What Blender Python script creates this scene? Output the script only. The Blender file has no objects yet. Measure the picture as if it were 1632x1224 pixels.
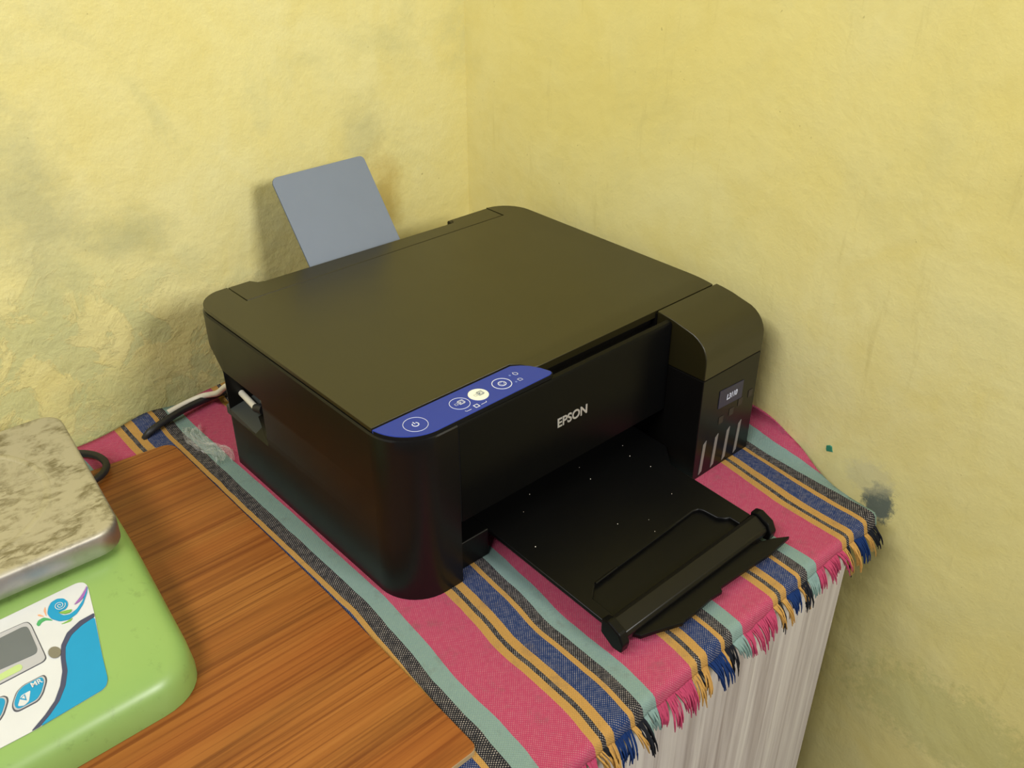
import bpy, bmesh, math, random
from math import sin, cos, pi, radians
from mathutils import Vector, Matrix, noise

random.seed(7)
SC = bpy.context.scene
COL = SC.collection

# ------------------------------------------------------------------ camera
cam_d = bpy.data.cameras.new('camera')
cam = bpy.data.objects.new('camera', cam_d)
COL.objects.link(cam)
CR = ((0.73989, -0.67273, 0.00065), (-0.35112, -0.387, -0.85261), (0.57383, 0.63061, -0.52255))
m = Matrix.Identity(4)
for i in range(3):
    m[i][0] = CR[0][i]
    m[i][1] = -CR[1][i]
    m[i][2] = -CR[2][i]
m.translation = (-0.29537, -0.44053, 0.52907)
cam.matrix_world = m
cam_d.sensor_width = 36
cam_d.lens = 33.24
cam_d.clip_start = 0.01
SC.camera = cam

# ------------------------------------------------------------------ world, lights, exposure
w = bpy.data.worlds.new('world')
SC.world = w
w.use_nodes = True
w.node_tree.nodes['Background'].inputs[0].default_value = (0.95, 0.98, 1.0, 1)
w.node_tree.nodes['Background'].inputs[1].default_value = 0.20


def area(name, loc, target, size, power, color):
    d = bpy.data.lights.new(name, 'AREA')
    d.shape = 'RECTANGLE'
    d.size, d.size_y = size
    d.energy = power
    d.color = color
    o = bpy.data.objects.new(name, d)
    COL.objects.link(o)
    o.location = loc
    o.rotation_euler = (Vector(target) - Vector(loc)).to_track_quat('-Z', 'Y').to_euler()
    return o


area('window_daylight', (0.32, -1.5, 1.05), (0.1, 0.2, 0.1), (0.45, 0.45), 25, (1.0, 0.98, 0.95))
area('left_fill', (-0.95, -0.2, 1.35), (0.3, 0.1, 0.2), (1.0, 0.12), 23, (1.0, 0.98, 0.95))  # added fill from the left that brightens the right wall
vs = SC.view_settings
vs.view_transform = 'Standard'
vs.look = 'None'
vs.gamma = 1
vs.exposure = -0.24
vs.use_curve_mapping = False


# ------------------------------------------------------------------ helpers
def srgb(r, g, b):
    f = lambda c: c / 12.92 if c <= 0.04045 else ((c + 0.055) / 1.055) ** 2.4
    return (f(r / 255), f(g / 255), f(b / 255), 1)


class NT:
    def __init__(self, name):
        self.m = bpy.data.materials.new(name)
        self.m.use_nodes = True
        self.t = self.m.node_tree
        self.b = self.t.nodes['Principled BSDF']

    def n(self, kind, **kw):
        nd = self.t.nodes.new(kind)
        for k, v in kw.items():
            setattr(nd, k, v)
        return nd

    def l(self, a, b):
        self.t.links.new(a, b)

    def coords(self, which='Object', scale=(1, 1, 1), loc=(0, 0, 0), rot=(0, 0, 0)):
        tc = self.n('ShaderNodeTexCoord')
        mp = self.n('ShaderNodeMapping')
        mp.inputs['Scale'].default_value = scale
        mp.inputs['Location'].default_value = loc
        mp.inputs['Rotation'].default_value = rot
        self.l(tc.outputs[which], mp.inputs[0])
        return mp.outputs[0]

    def noise(self, vec, scale, detail=4, rough=0.55, dist=0.0):
        nd = self.n('ShaderNodeTexNoise')
        nd.inputs['Scale'].default_value = scale
        nd.inputs['Detail'].default_value = detail
        nd.inputs['Roughness'].default_value = rough
        nd.inputs['Distortion'].default_value = dist
        self.l(vec, nd.inputs['Vector'])
        return nd.outputs['Fac']

    def ramp(self, fac, stops, interp='LINEAR'):
        nd = self.n('ShaderNodeValToRGB')
        cr = nd.color_ramp
        cr.interpolation = interp
        while len(cr.elements) < len(stops):
            cr.elements.new(0.5)
        for e, (p, c) in zip(cr.elements, stops):
            e.position = p
            e.color = c if len(c) == 4 else (*c, 1)
        self.l(fac, nd.inputs[0])
        return nd.outputs[0]

    def math(self, op, a, b=None, c=None, clamp=False):
        nd = self.n('ShaderNodeMath', operation=op, use_clamp=clamp)
        for i, x in enumerate((a, b, c)):
            if x is None:
                continue
            if isinstance(x, (int, float)):
                nd.inputs[i].default_value = x
            else:
                self.l(x, nd.inputs[i])
        return nd.outputs[0]

    def mix(self, fac, a, b, mode='MIX'):
        nd = self.n('ShaderNodeMix', data_type='RGBA', blend_type=mode)
        for i, x in ((0, fac), (6, a), (7, b)):
            if isinstance(x, (int, float)):
                nd.inputs[i].default_value = x
            elif isinstance(x, tuple):
                nd.inputs[i].default_value = x
            else:
                self.l(x, nd.inputs[i])
        return nd.outputs[2]

    def sep(self, vec):
        nd = self.n('ShaderNodeSeparateXYZ')
        self.l(vec, nd.inputs[0])
        return nd.outputs

    def bump(self, h, strength=0.3, dist=0.002, prev=None):
        nd = self.n('ShaderNodeBump')
        nd.inputs['Strength'].default_value = strength
        nd.inputs['Distance'].default_value = dist
        self.l(h, nd.inputs['Height'])
        if prev is not None:
            self.l(prev, nd.inputs['Normal'])
        return nd.outputs[0]

    def set(self, color=None, rough=None, normal=None, metal=None, spec=None):
        for key, x in (('Base Color', color), ('Roughness', rough), ('Normal', normal), ('Metallic', metal),
                       ('Specular IOR Level', spec)):
            if x is None:
                continue
            if isinstance(x, (int, float, tuple)):
                self.b.inputs[key].default_value = x
            else:
                self.l(x, self.b.inputs[key])
        return self.m


def flat(name, color, rough=0.5, metal=0.0, spec=0.5, var=0.06, bump=0.0, scale=60):
    """plain coloured surface with a little procedural variation"""
    t = NT(name)
    v = t.coords()
    f = t.noise(v, scale, 3)
    c = t.mix(f, tuple(x * (1 - var) for x in color[:3]) + (1,), tuple(min(1, x * (1 + var)) for x in color[:3]) + (1,))
    nrm = t.bump(t.noise(v, 900, 2), bump, 0.0004) if bump else None
    r = t.math('MULTIPLY_ADD', f, 0.1, rough - 0.05)
    return t.set(c, r, nrm, metal, spec)


def mesh(name, verts, faces, mat, parent=None, smooth=None, bevel=None, seg=2, uv=None):
    me = bpy.data.meshes.new(name)
    me.from_pydata([tuple(v) for v in verts], [], [tuple(f) for f in faces])
    me.update()
    bm = bmesh.new()
    bm.from_mesh(me)
    bmesh.ops.recalc_face_normals(bm, faces=bm.faces[:])
    bm.to_mesh(me)
    bm.free()
    me.materials.append(mat)
    if smooth is not None:
        for p in me.polygons:
            p.use_smooth = True
        me.set_sharp_from_angle(angle=radians(smooth))
    o = bpy.data.objects.new(name, me)
    COL.objects.link(o)
    if parent is not None:
        o.parent = parent
    if bevel:
        b = o.modifiers.new('edge', 'BEVEL')
        b.width = bevel
        b.segments = seg
        b.limit_method = 'ANGLE'
        b.angle_limit = radians(35)
    return o


class MB:
    """collects pieces of one part"""
    def __init__(self):
        self.v, self.f = [], []

    def add(self, verts, faces):
        k = len(self.v)
        self.v += [tuple(v) for v in verts]
        self.f += [tuple(i + k for i in f) for f in faces]
        return self

    def loft(self, rings, cap=True):
        n = len(rings[0])
        vs_ = [v for r in rings for v in r]
        fs = []
        for i in range(len(rings) - 1):
            for j in range(n):
                k = (j + 1) % n
                fs.append((i * n + j, i * n + k, (i + 1) * n + k, (i + 1) * n + j))
        if cap:
            fs.append(tuple(range(n))[::-1])
            fs.append(tuple((len(rings) - 1) * n + j for j in range(n)))
        return self.add(vs_, fs)

    def prism(self, poly, z0, z1, axis='z'):
        mp = {'z': lambda a, b, c: (a, b, c), 'x': lambda a, b, c: (c, a, b), 'y': lambda a, b, c: (a, c, b)}[axis]
        return self.loft([[mp(a, b, z0) for a, b in poly], [mp(a, b, z1) for a, b in poly]])

    def box(self, x0, x1, y0, y1, z0, z1):
        return self.prism([(x0, y0), (x1, y0), (x1, y1), (x0, y1)], z0, z1)

    def tube(self, pts, r, n=8, cap=True):
        pts = [Vector(p) for p in pts]
        rr = r if isinstance(r, (list, tuple)) else [r] * len(pts)
        rings = []
        up = Vector((0.3, 0.2, 1)).normalized()
        for i, p in enumerate(pts):
            t = (pts[min(i + 1, len(pts) - 1)] - pts[max(i - 1, 0)]).normalized()
            a = t.cross(up)
            if a.length < 1e-4:
                a = t.cross(Vector((1, 0, 0)))
            a.normalize()
            b = t.cross(a)
            rings.append([p + (a * cos(2 * pi * k / n) + b * sin(2 * pi * k / n)) * rr[i] for k in range(n)])
        return self.loft(rings, cap)

    def build(self, name, mat, parent=None, **kw):
        return mesh(name, self.v, self.f, mat, parent, **kw)


def thing(name, label, cat, loc=(0, 0, 0), group=None):
    o = bpy.data.objects.new(name, None)
    COL.objects.link(o)
    o.location = loc
    o.empty_display_size = 0.05
    o['label'] = label
    o['category'] = cat
    if group:
        o['group'] = group
    return o


def catmull(pts, k=6, closed=True):
    out = []
    n = len(pts)
    P = [Vector(p) for p in pts]
    rng = range(n) if closed else range(n - 1)
    for i in rng:
        g = (lambda q: P[q % n]) if closed else (lambda q: P[max(0, min(n - 1, q))])
        p0, p1, p2, p3 = g(i - 1), g(i), g(i + 1), g(i + 2)
        for s in range(k):
            t = s / k
            out.append(0.5 * ((2 * p1) + (p2 - p0) * t + (2 * p0 - 5 * p1 + 4 * p2 - p3) * t * t
                              + (3 * p1 - p0 - 3 * p2 + p3) * t ** 3))
    if not closed:
        out.append(P[-1])
    return out


def arc(cx, cy, r, a0, a1, n):
    return [(cx + r * cos(radians(a0 + (a1 - a0) * i / (n - 1))), cy + r * sin(radians(a0 + (a1 - a0) * i / (n - 1))))
            for i in range(n)]


def rrect(x0, x1, y0, y1, r, n=6):
    return (arc(x1 - r, y0 + r, r, -90, 0, n) + arc(x1 - r, y1 - r, r, 0, 90, n)
            + arc(x0 + r, y1 - r, r, 90, 180, n) + arc(x0 + r, y0 + r, r, 180, 270, n))


def text_mesh(name, s, size, mat, parent, M, extrude=0.0002, shear=0.0, squash=1.0, offset=0.0):
    """flat lettering: text x -> M col 0, text y -> M col 1"""
    cu = bpy.data.curves.new(name, 'FONT')
    cu.body = s
    cu.size = size
    cu.extrude = extrude
    cu.shear = shear
    cu.offset = offset
    tmp = bpy.data.objects.new(name + '_src', cu)
    COL.objects.link(tmp)
    dg = bpy.context.evaluated_depsgraph_get()
    me = bpy.data.meshes.new_from_object(tmp.evaluated_get(dg))
    bpy.data.objects.remove(tmp)
    bpy.data.curves.remove(cu)
    xs = [v.co.x for v in me.vertices]
    x0 = min(xs)
    for v in me.vertices:
        v.co = M @ Vector(((v.co.x - x0) * squash, v.co.y, v.co.z))
    me.name = name
    me.materials.clear()
    me.materials.append(mat)
    o = bpy.data.objects.new(name, me)
    COL.objects.link(o)
    o.parent = parent
    return o


def tess(poly):
    from mathutils.geometry import tessellate_polygon
    return tessellate_polygon([[Vector((x, y, 0)) for x, y in poly]])


# ------------------------------------------------------------------ materials
def wall_mat(name, flaky):
    t = NT(name)
    v = t.coords()
    big = t.noise(v, 3.2, 5, 0.6, 0.4)
    mid = t.noise(v, 16, 5, 0.6, 0.6)
    fine = t.noise(v, 140, 4, 0.6)
    base = t.mix(t.ramp(big, [(0.32, (0, 0, 0)), (0.68, (1, 1, 1))]), srgb(229, 216, 138), srgb(229, 221, 160))
    base = t.mix(t.ramp(mid, [(0.45, (0, 0, 0)), (0.75, (0.5, 0.5, 0.5))]), base, srgb(220, 205, 124))
    # grey-green damp patches
    patch = t.ramp(t.noise(t.coords(loc=(3.1, 1.7, 0.4)), 5.5, 6, 0.65, 0.8), [(0.52, (0, 0, 0)), (0.70, (1, 1, 1))])
    base = t.mix(t.math('MULTIPLY', patch, 0.55 if flaky else 0.22), base, srgb(196, 194, 142))
    nrm = t.bump(big, 0.25, 0.02)
    nrm = t.bump(t.noise(v, 48, 5, 0.6, 0.3), 0.16 if flaky else 0.06, 0.004, nrm)
    nrm = t.bump(fine, 0.30 if flaky else 0.16, 0.0016, nrm)
    nrm = t.bump(t.noise(v, 420, 2), 0.25, 0.0006, nrm)
    if flaky:
        s = t.sep(v)
        # band of crumbling plaster running low along the wall, rising towards the left
        hz = t.math('ADD', s[2], t.math('MULTIPLY', s[0], 0.30))
        hz = t.math('ADD', hz, t.math('MULTIPLY', t.math('SUBTRACT', mid, 0.5), 0.12))
        below = t.ramp(hz, [(0.10, (1, 1, 1)), (0.17, (0, 0, 0))])
        left = t.ramp(t.math('ADD', s[0], t.math('MULTIPLY', t.math('SUBTRACT', big, 0.5), 0.2)),
                      [(0.10, (1, 1, 1)), (0.35, (0.25, 0.25, 0.25))])
        zone = t.math('MULTIPLY', below, left)
        flake = t.noise(v, 19, 9, 0.66, 0.5)
        fl = t.ramp(flake, [(0.50, (0, 0, 0)), (0.53, (1, 1, 1))])
        base = t.mix(t.math('MULTIPLY', t.math('MULTIPLY', fl, zone), 0.42), base, srgb(178, 188, 140))
        edge = t.ramp(flake, [(0.485, (0, 0, 0)), (0.50, (1, 1, 1)), (0.515, (0, 0, 0))])
        base = t.mix(t.math('MULTIPLY', t.math('MULTIPLY', edge, zone), 0.2), base, srgb(160, 150, 100))
        up = t.ramp(flake, [(0.49, (1, 1, 1)), (0.52, (0, 0, 0))])
        nrm = t.bump(t.math('MULTIPLY', up, zone), 0.32, 0.0014, nrm)
        nrm = t.bump(t.math('MULTIPLY', t.noise(v, 55, 6, 0.65, 0.5), zone), 0.45, 0.004, nrm)
        # grey dirty smears: left edge at mid height and above the paper support; its shadow painted in brown
        for cx_, cz_, rx, rz, col, am in ((-0.085, 0.235, 0.05, 0.10, srgb(178, 178, 136), 0.6), (0.255, 0.235, 0.035, 0.05, srgb(192, 188, 138), 0.6),
                                          (-0.005, 0.19, 0.05, 0.035, srgb(170, 172, 130), 0.5), (0.275, 0.155, 0.03, 0.07, srgb(186, 160, 80), 0.7),
                                          (-0.06, 0.03, 0.07, 0.05, srgb(178, 186, 130), 0.5)):
            dx = t.math('DIVIDE', t.math('SUBTRACT', s[0], cx_), rx)
            dz = t.math('DIVIDE', t.math('SUBTRACT', s[2], cz_), rz)
            d = t.math('SQRT', t.math('ADD', t.math('MULTIPLY', dx, dx), t.math('MULTIPLY', dz, dz)))
            d = t.math('ADD', d, t.math('MULTIPLY', t.math('SUBTRACT', t.noise(v, 30, 6, 0.7), 0.5), 1.6))
            base = t.mix(t.math('MULTIPLY', t.ramp(d, [(0.2, (1, 1, 1)), (1.1, (0, 0, 0))]), am), base, col)
    else:
        s = t.sep(v)
        for cy_, cz_, ry, rz, col, am, nz in ((-0.163, -0.016, 0.019, 0.024, srgb(92, 104, 100), 0.95, 1.6),
                                              (-0.150, 0.006, 0.028, 0.022, srgb(205, 200, 160), 0.5, 1.3),
                                              (-0.28, -0.22, 0.12, 0.06, srgb(160, 170, 104), 0.3, 2.2)):
            dx = t.math('DIVIDE', t.math('SUBTRACT', s[1], cy_), ry)
            dz = t.math('DIVIDE', t.math('SUBTRACT', s[2], cz_), rz)
            d = t.math('SQRT', t.math('ADD', t.math('MULTIPLY', dx, dx), t.math('MULTIPLY', dz, dz)))
            d = t.math('ADD', d, t.math('MULTIPLY', t.math('SUBTRACT', t.noise(v, 110, 7, 0.75), 0.5), nz))
            base = t.mix(t.math('MULTIPLY', t.ramp(d, [(0.6, (1, 1, 1)), (0.95, (0, 0, 0))]), am), base, col)
        # fine vertical brush streaks of dirt
        st = t.noise(t.coords(scale=(1, 1, 0.12)), 70, 4, 0.7)
        base = t.mix(t.ramp(st, [(0.60, (0, 0, 0)), (0.78, (0.35, 0.35, 0.35))]), base, srgb(190, 176, 110))
        nrm = t.bump(t.noise(v, 40, 4), 0.08, 0.004, nrm)
    # sparse dark specks
    sp = t.noise(v, 190, 2, 0.5)
    base = t.mix(t.ramp(sp, [(0.75, (0, 0, 0)), (0.80, (0.5, 0.5, 0.5))]), base, srgb(150, 138, 86))
    return t.set(base, 0.85, nrm, 0, 0.25)


M_wall_back = wall_mat('flaking_yellow_paint', True)
M_wall_right = wall_mat('yellow_paint', False)


def floor_mat():
    t = NT('cement_floor')
    v = t.coords()
    c = t.ramp(t.noise(v, 6, 6), [(0.3, srgb(108, 98, 84)), (0.7, srgb(140, 128, 108))])
    return t.set(c, 0.8, t.bump(t.noise(v, 60, 4), 0.3))


def wood_mat():
    t = NT('brown_wood_laminate')
    v = t.coords(scale=(2.2, 60, 60), rot=(0, 0, radians(3)))
    v2 = t.coords(scale=(4, 330, 330), rot=(0, 0, radians(3)))
    v3 = t.coords(scale=(1.2, 14, 14))
    a = t.noise(v, 1.0, 6, 0.62, 0.7)
    b = t.noise(v2, 1.0, 4, 0.6, 0.3)
    d = t.noise(v3, 1.0, 3, 0.5, 0.5)
    c = t.ramp(a, [(0.30, srgb(104, 58, 22)), (0.46, srgb(140, 86, 36)), (0.58, srgb(152, 96, 42)), (0.75, srgb(162, 108, 52))])
    c = t.mix(t.ramp(b, [(0.48, (0, 0, 0)), (0.64, (0.85, 0.85, 0.85))]), c, srgb(96, 48, 16))
    c = t.mix(t.ramp(d, [(0.4, (0.4, 0.4, 0.4)), (0.6, (0, 0, 0))]), c, srgb(140, 70, 24))
    return t.set(c, 0.42, t.bump(a, 0.06, 0.001), 0, 0.4)


def pale_wood_mat():
    t = NT('pale_wood_laminate')
    v = t.coords(scale=(62, 62, 2.0))
    v2 = t.coords(scale=(330, 330, 9))
    a = t.noise(v, 1.0, 6, 0.6, 0.8)
    b = t.noise(v2, 1.0, 4, 0.6, 0.4)
    c = t.ramp(a, [(0.34, srgb(160, 150, 148)), (0.5, srgb(188, 180, 178)), (0.66, srgb(206, 200, 196))])
    c = t.mix(t.ramp(b, [(0.56, (0, 0, 0)), (0.75, (0.6, 0.6, 0.6))]), c, srgb(140, 128, 124))
    return t.set(c, 0.5, t.bump(b, 0.25, 0.0006), 0, 0.4)


PINK, YEL, BLK, BLU, TEAL = srgb(166, 62, 92), srgb(172, 132, 70), srgb(24, 26, 32), srgb(20, 44, 90), srgb(118, 142, 136)
PER = 0.1008
# stripes of one repeat: (start, colour, weave contrast)
STRIPES = [(0.0, PINK, 0.22), (0.0395, YEL, 0.06), (0.0462, BLK, 0.55), (0.0502, YEL, 0.06), (0.0577, BLU, 0.42), (0.0740, YEL, 0.06),
           (0.0780, BLK, 0.55), (0.0872, TEAL, 0.08)]


def cloth_mat():
    t = NT('striped_cotton')
    tc = t.n('ShaderNodeTexCoord')
    s = t.sep(tc.outputs['UV'])
    wob = t.noise(tc.outputs['UV'], 30, 3)
    u = t.math('ADD', s[0], t.math('MULTIPLY', t.math('SUBTRACT', wob, 0.5), 0.0022))
    fr = t.math('FRACT', t.math('DIVIDE', u, PER))
    c = t.ramp(fr, [(p / PER, col) for p, col, k in STRIPES], 'CONSTANT')
    k = t.ramp(fr, [(p / PER, (q, q, q)) for p, col, q in STRIPES], 'CONSTANT')
    a = t.math('SINE', t.math('MULTIPLY', s[0], 2 * pi / 0.0021))
    b = t.math('SINE', t.math('MULTIPLY', s[1], 2 * pi / 0.0021))
    wv = t.math('MULTIPLY', a, b)
    chk = t.ramp(t.math('MULTIPLY_ADD', wv, 0.5, 0.5), [(0.60, (0, 0, 0)), (0.78, (1, 1, 1))])
    var = t.ramp(t.noise(tc.outputs['UV'], 260, 3), [(0.35, (0.25, 0.25, 0.25)), (0.65, (1, 1, 1))])
    f = t.math('MULTIPLY', t.math('MULTIPLY', chk, k), var)
    c = t.mix(f, c, srgb(226, 214, 204))
    dirt = t.noise(tc.outputs['UV'], 55, 6, 0.7)
    c = t.mix(t.ramp(dirt, [(0.55, (0, 0, 0)), (0.85, (0.6, 0.6, 0.6))]), c, srgb(92, 84, 78))
    return t.set(c, 0.9, t.bump(wv, 0.35, 0.0005), 0, 0.15)


M_cloth = cloth_mat()
M_thread = {}
for nm, c_ in (('pink', PINK), ('yellow', YEL), ('black', BLK), ('blue', BLU), ('teal', TEAL)):
    M_thread[nm] = flat(nm + '_cotton_thread', c_, 0.9, 0, 0.15, 0.25, 0, 300)


def black_plastic(name, base, rough, grain=0.12, spec=0.5):
    t = NT(name)
    v = t.coords()
    c = t.mix(t.noise(v, 12, 4), tuple(x * 0.85 for x in base[:3]) + (1,), base)
    r = t.math('MULTIPLY_ADD', t.noise(v, 25, 4), 0.10, rough - 0.05)
    return t.set(c, r, t.bump(t.noise(v, 1300, 2), grain, 0.0003), 0, spec)


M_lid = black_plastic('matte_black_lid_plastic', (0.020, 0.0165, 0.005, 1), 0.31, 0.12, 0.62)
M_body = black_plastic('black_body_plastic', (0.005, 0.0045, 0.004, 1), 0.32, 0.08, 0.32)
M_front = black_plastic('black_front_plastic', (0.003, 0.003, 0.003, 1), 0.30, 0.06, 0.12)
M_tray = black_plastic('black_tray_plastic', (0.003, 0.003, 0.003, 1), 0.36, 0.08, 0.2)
M_cavity = flat('dark_interior_plastic', (0.004, 0.004, 0.004, 1), 0.7, 0, 0.2)
M_blue = flat('blue_panel_film', srgb(40, 58, 144), 0.4, 0, 0.28, 0.04)
M_print = flat('pale_panel_print', srgb(206, 212, 232), 0.5, 0, 0.4)
M_dimprint = flat('faint_panel_print', srgb(104, 124, 190), 0.5, 0, 0.4)
M_white = flat('white_button_print', srgb(232, 232, 216), 0.5, 0, 0.4)
M_silver = flat('silver_lettering', srgb(190, 188, 180), 0.35, 0.3, 0.5)
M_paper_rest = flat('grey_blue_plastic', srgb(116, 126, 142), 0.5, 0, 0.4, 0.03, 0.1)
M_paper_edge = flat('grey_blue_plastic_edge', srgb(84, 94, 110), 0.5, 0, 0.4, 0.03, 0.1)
M_label = flat('dark_blue_label', srgb(46, 45, 66), 0.45)
M_window = flat('translucent_grey_window', srgb(124, 120, 116), 0.3, 0, 0.4, 0.12, 0, 90)
M_recess = black_plastic('wall_lit_recess_plastic', (0.045, 0.05, 0.045, 1), 0.45)  # paler than the body: light off the wall put into the colour
M_cord_w = flat('off_white_cable_rubber', srgb(214, 208, 190), 0.5)
M_cord_b = flat('black_cable_rubber', (0.012, 0.012, 0.014, 1), 0.5)
M_icon_dark = flat('grey_icon_print', srgb(128, 142, 160), 0.5)

# ------------------------------------------------------------------ setting
WX = lambda y: 0.397 + 0.0237 * (0.398 - y)      # right wall plane
WY = lambda x: 0.398 - 0.006 * (x - 0.397)       # back wall plane
FZ = -0.75


def wall(name, pts2, nrm, mat, thick=0.12):
    (xa, ya), (xb, yb) = pts2
    nx, ny = nrm
    poly = [(xa, ya), (xb, yb), (xb + nx * thick, yb + ny * thick), (xa + nx * thick, ya + ny * thick)]
    o = MB().prism(poly, FZ, 1.9).build(name, mat)
    o['kind'] = 'structure'
    return o


wall('wall_back', ((-2.0, WY(-2.0)), (WX(0.398), WY(0.397))), (0.0, 1.0), M_wall_back)
wall_r = wall('wall_right', ((WX(0.52), 0.52), (WX(-0.95), -0.95)), (1.0, 0.0), M_wall_right)
fl = MB().box(-2.0, 0.6, -2.2, 0.55, FZ - 0.05, FZ).build('floor', floor_mat())
fl['kind'] = 'structure'

# dab of green paint on the wall
pts = []
rs = random.Random(3)
for i in range(12):
    a = 2 * pi * i / 12
    r = 0.0042 * (1 + 0.25 * rs.uniform(-1, 1))
    y_, z_ = -0.1068 + r * cos(a), 0.0168 + r * 0.95 * sin(a)
    pts.append((y_, z_))
ring0 = [(WX(y) + 0.0002, y, z) for y, z in pts]
ring1 = [(WX(y) - 0.0006, -0.1068 + (y + 0.1068) * 0.8, 0.0168 + (z - 0.0168) * 0.8) for y, z in pts]
MB().loft([ring0, ring1]).build('paint_spot', flat('teal_paint_dab', srgb(48, 128, 102), 0.5), wall_r, smooth=40)

# ------------------------------------------------------------------ cabinet
M_pale = pale_wood_mat()
cab = thing('cabinet', 'pale whitewashed wood-grain cabinet under the striped cloth', 'cabinet', (0, 0, FZ))


def at_world(o):
    o.matrix_parent_inverse = Matrix.Translation(-Vector(o.parent.location))
    return o


CX0, CX1, CY0, CY1 = -1.0, 0.352, -0.172, 0.388
at_world(MB().box(CX0, CX1, CY0 - 0.004, CY1, -0.022, -0.004).build('top_panel', M_pale, cab, bevel=0.002))
at_world(MB().box(CX0, CX1, CY0, CY0 + 0.018, FZ + 0.05, -0.0225).build('front_panel', M_pale, cab, bevel=0.001))
at_world(MB().box(CX1 - 0.018, CX1, CY0 + 0.0185, CY1, FZ, -0.0225).build('side_panel', M_pale, cab, bevel=0.001))
at_world(MB().box(CX0, CX0 + 0.018, CY0 + 0.0185, CY1, FZ, -0.0225).build('side_panel', M_pale, cab, bevel=0.001))
at_world(MB().box(CX0 + 0.0185, CX1 - 0.0185, CY1 - 0.01, CY1, FZ, -0.0225).build('back_panel', M_pale, cab))
at_world(MB().box(CX0 + 0.02, CX1 - 0.02, CY0 + 0.03, CY0 + 0.045, FZ, FZ + 0.0495).build('plinth', M_pale, cab))

# ------------------------------------------------------------------ striped cloth
YF = -0.1725
OVER = 0.012


def off(y):
    """sideways drift of the stripes towards the front"""
    if y > 0.03:
        return 0.0
    return -0.09 * (0.03 - y)


def sstep(a, b, x):
    t = max(0.0, min(1.0, (x - a) / (b - a)))
    return t * t * (3 - 2 * t)


X_PINK = -0.003


def cloth_point(u, s):
    """u: stripe coordinate, s: metres along the cloth from the back edge"""
    y = 0.392 - s
    if y > YF:
        yy, z = y, 0.0
    else:
        d = YF - y
        r = 0.004
        if d < r * pi / 2:
            a = d / r
            yy, z = YF - r * sin(a), -r * (1 - cos(a))
        else:
            yy, z = YF - r - 0.25 * (d - r * pi / 2), -r - 0.97 * (d - r * pi / 2)
    x = u + off(max(yy, YF))
    x -= 0.003 * sstep(-0.012, -0.024, u)
    x += 0.010 * sstep(0.372, 0.400, u) * sstep(-0.05, -0.14, yy)
    # ripples, flat under the things that stand on the cloth
    free = sstep(0.28, 0.33, x) + sstep(-0.035, -0.075, yy) * sstep(-0.04, -0.02, x)
    x += 0.0022 * sin(yy * 34 + u * 7) * min(1, free) * sstep(YF - 0.01, YF + 0.03, yy)
    z += -0.0011 * (1 + sin(x * 55 + yy * 23)) * 0.5 * min(1, free) + 0.0004 * noise.noise(Vector((x * 40, yy * 40, 0))) * min(1, free)
    # the cloth rides up against the walls
    z += 0.014 * sstep(0.378, 0.408, x) * sstep(-0.15, -0.03, yy)
    z -= 0.014 * sstep(0.372, 0.405, x) * sstep(-0.07, -0.16, yy)
    z += 0.010 * sstep(0.368, 0.392, yy) * sstep(-0.10, 0.0, x) * (0.4 + 0.6 * abs(sin(x * 23)))
    # little hump where the hem is bunched up at the back
    z += 0.006 * math.exp(-((x + 0.035) / 0.02) ** 2 - ((yy - 0.375) / 0.018) ** 2)
    over = x - (WX(yy) - 0.0008)
    if over > 0:                        # spare cloth turns up, or down into the gap, along the wall
        x -= over
        z += over * (1 - 2 * sstep(-0.05, -0.11, yy))
    yy = min(yy, WY(x) - 0.0012)
    return Vector((x, yy, z))


cloth = None
us = [-0.62 + i * 0.0055 for i in range(200)]
us = [u for u in us if u <= 0.4265]
total = 0.392 - YF + OVER
ss = [i * 0.007 for i in range(int((0.392 - YF - 0.012) / 0.007))]
ss += [ss[-1] + (total - ss[-1]) * k / 14 for k in range(1, 15)]
vv, uvs = [], []
hem = {}
for si, s_ in enumerate(ss):
    for ui, u in enumerate(us):
        u = min(u, 0.4215 - 0.0330 * sstep(-0.03, -0.168, 0.392 - s_))
        last = si >= len(ss) - 3
        j = noise.noise(Vector((u * 60, 3.0, 0))) * 0.004 + noise.noise(Vector((u * 14, 9.0, 0))) * 0.004
        s2 = s_ + (j * (si - (len(ss) - 8)) / 7 if si > len(ss) - 8 else 0)
        vv.append(cloth_point(u, s2))
        uvs.append((u - X_PINK + PER * 10, s_))
        if si == len(ss) - 1:
            hem[ui] = vv[-1]
nu = len(us)
ff = [(a * nu + b, a * nu + b + 1, (a + 1) * nu + b + 1, (a + 1) * nu + b) for a in range(len(ss) - 1) for b in range(nu - 1)
      if us[b] < 0.4215 - 0.0330 * sstep(-0.03, -0.168, 0.392 - ss[a])]
me = bpy.data.meshes.new('tablecloth')
me.from_pydata([tuple(v) for v in vv], [], ff)
uvl = me.uv_layers.new(name='weave')
for lp in me.loops:
    uvl.data[lp.index].uv = uvs[lp.vertex_index]
for p in me.polygons:
    p.use_smooth = True
me.materials.append(M_cloth)
cloth = bpy.data.objects.new('tablecloth', me)
COL.objects.link(cloth)
so = cloth.modifiers.new('thickness', 'SOLIDIFY')
so.thickness = 0.0012
so.offset = -1
cloth['label'] = 'striped pink, teal, yellow and blue cotton cloth with frayed fringe covering the cabinet'
cloth['category'] = 'tablecloth'


def hem_at(u):
    k = (u - us[0]) / (us[1] - us[0])
    i = int(max(0, min(nu - 2, math.floor(k))))
    return hem[i].lerp(hem[i + 1], max(0, min(1, k - i)))


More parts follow.
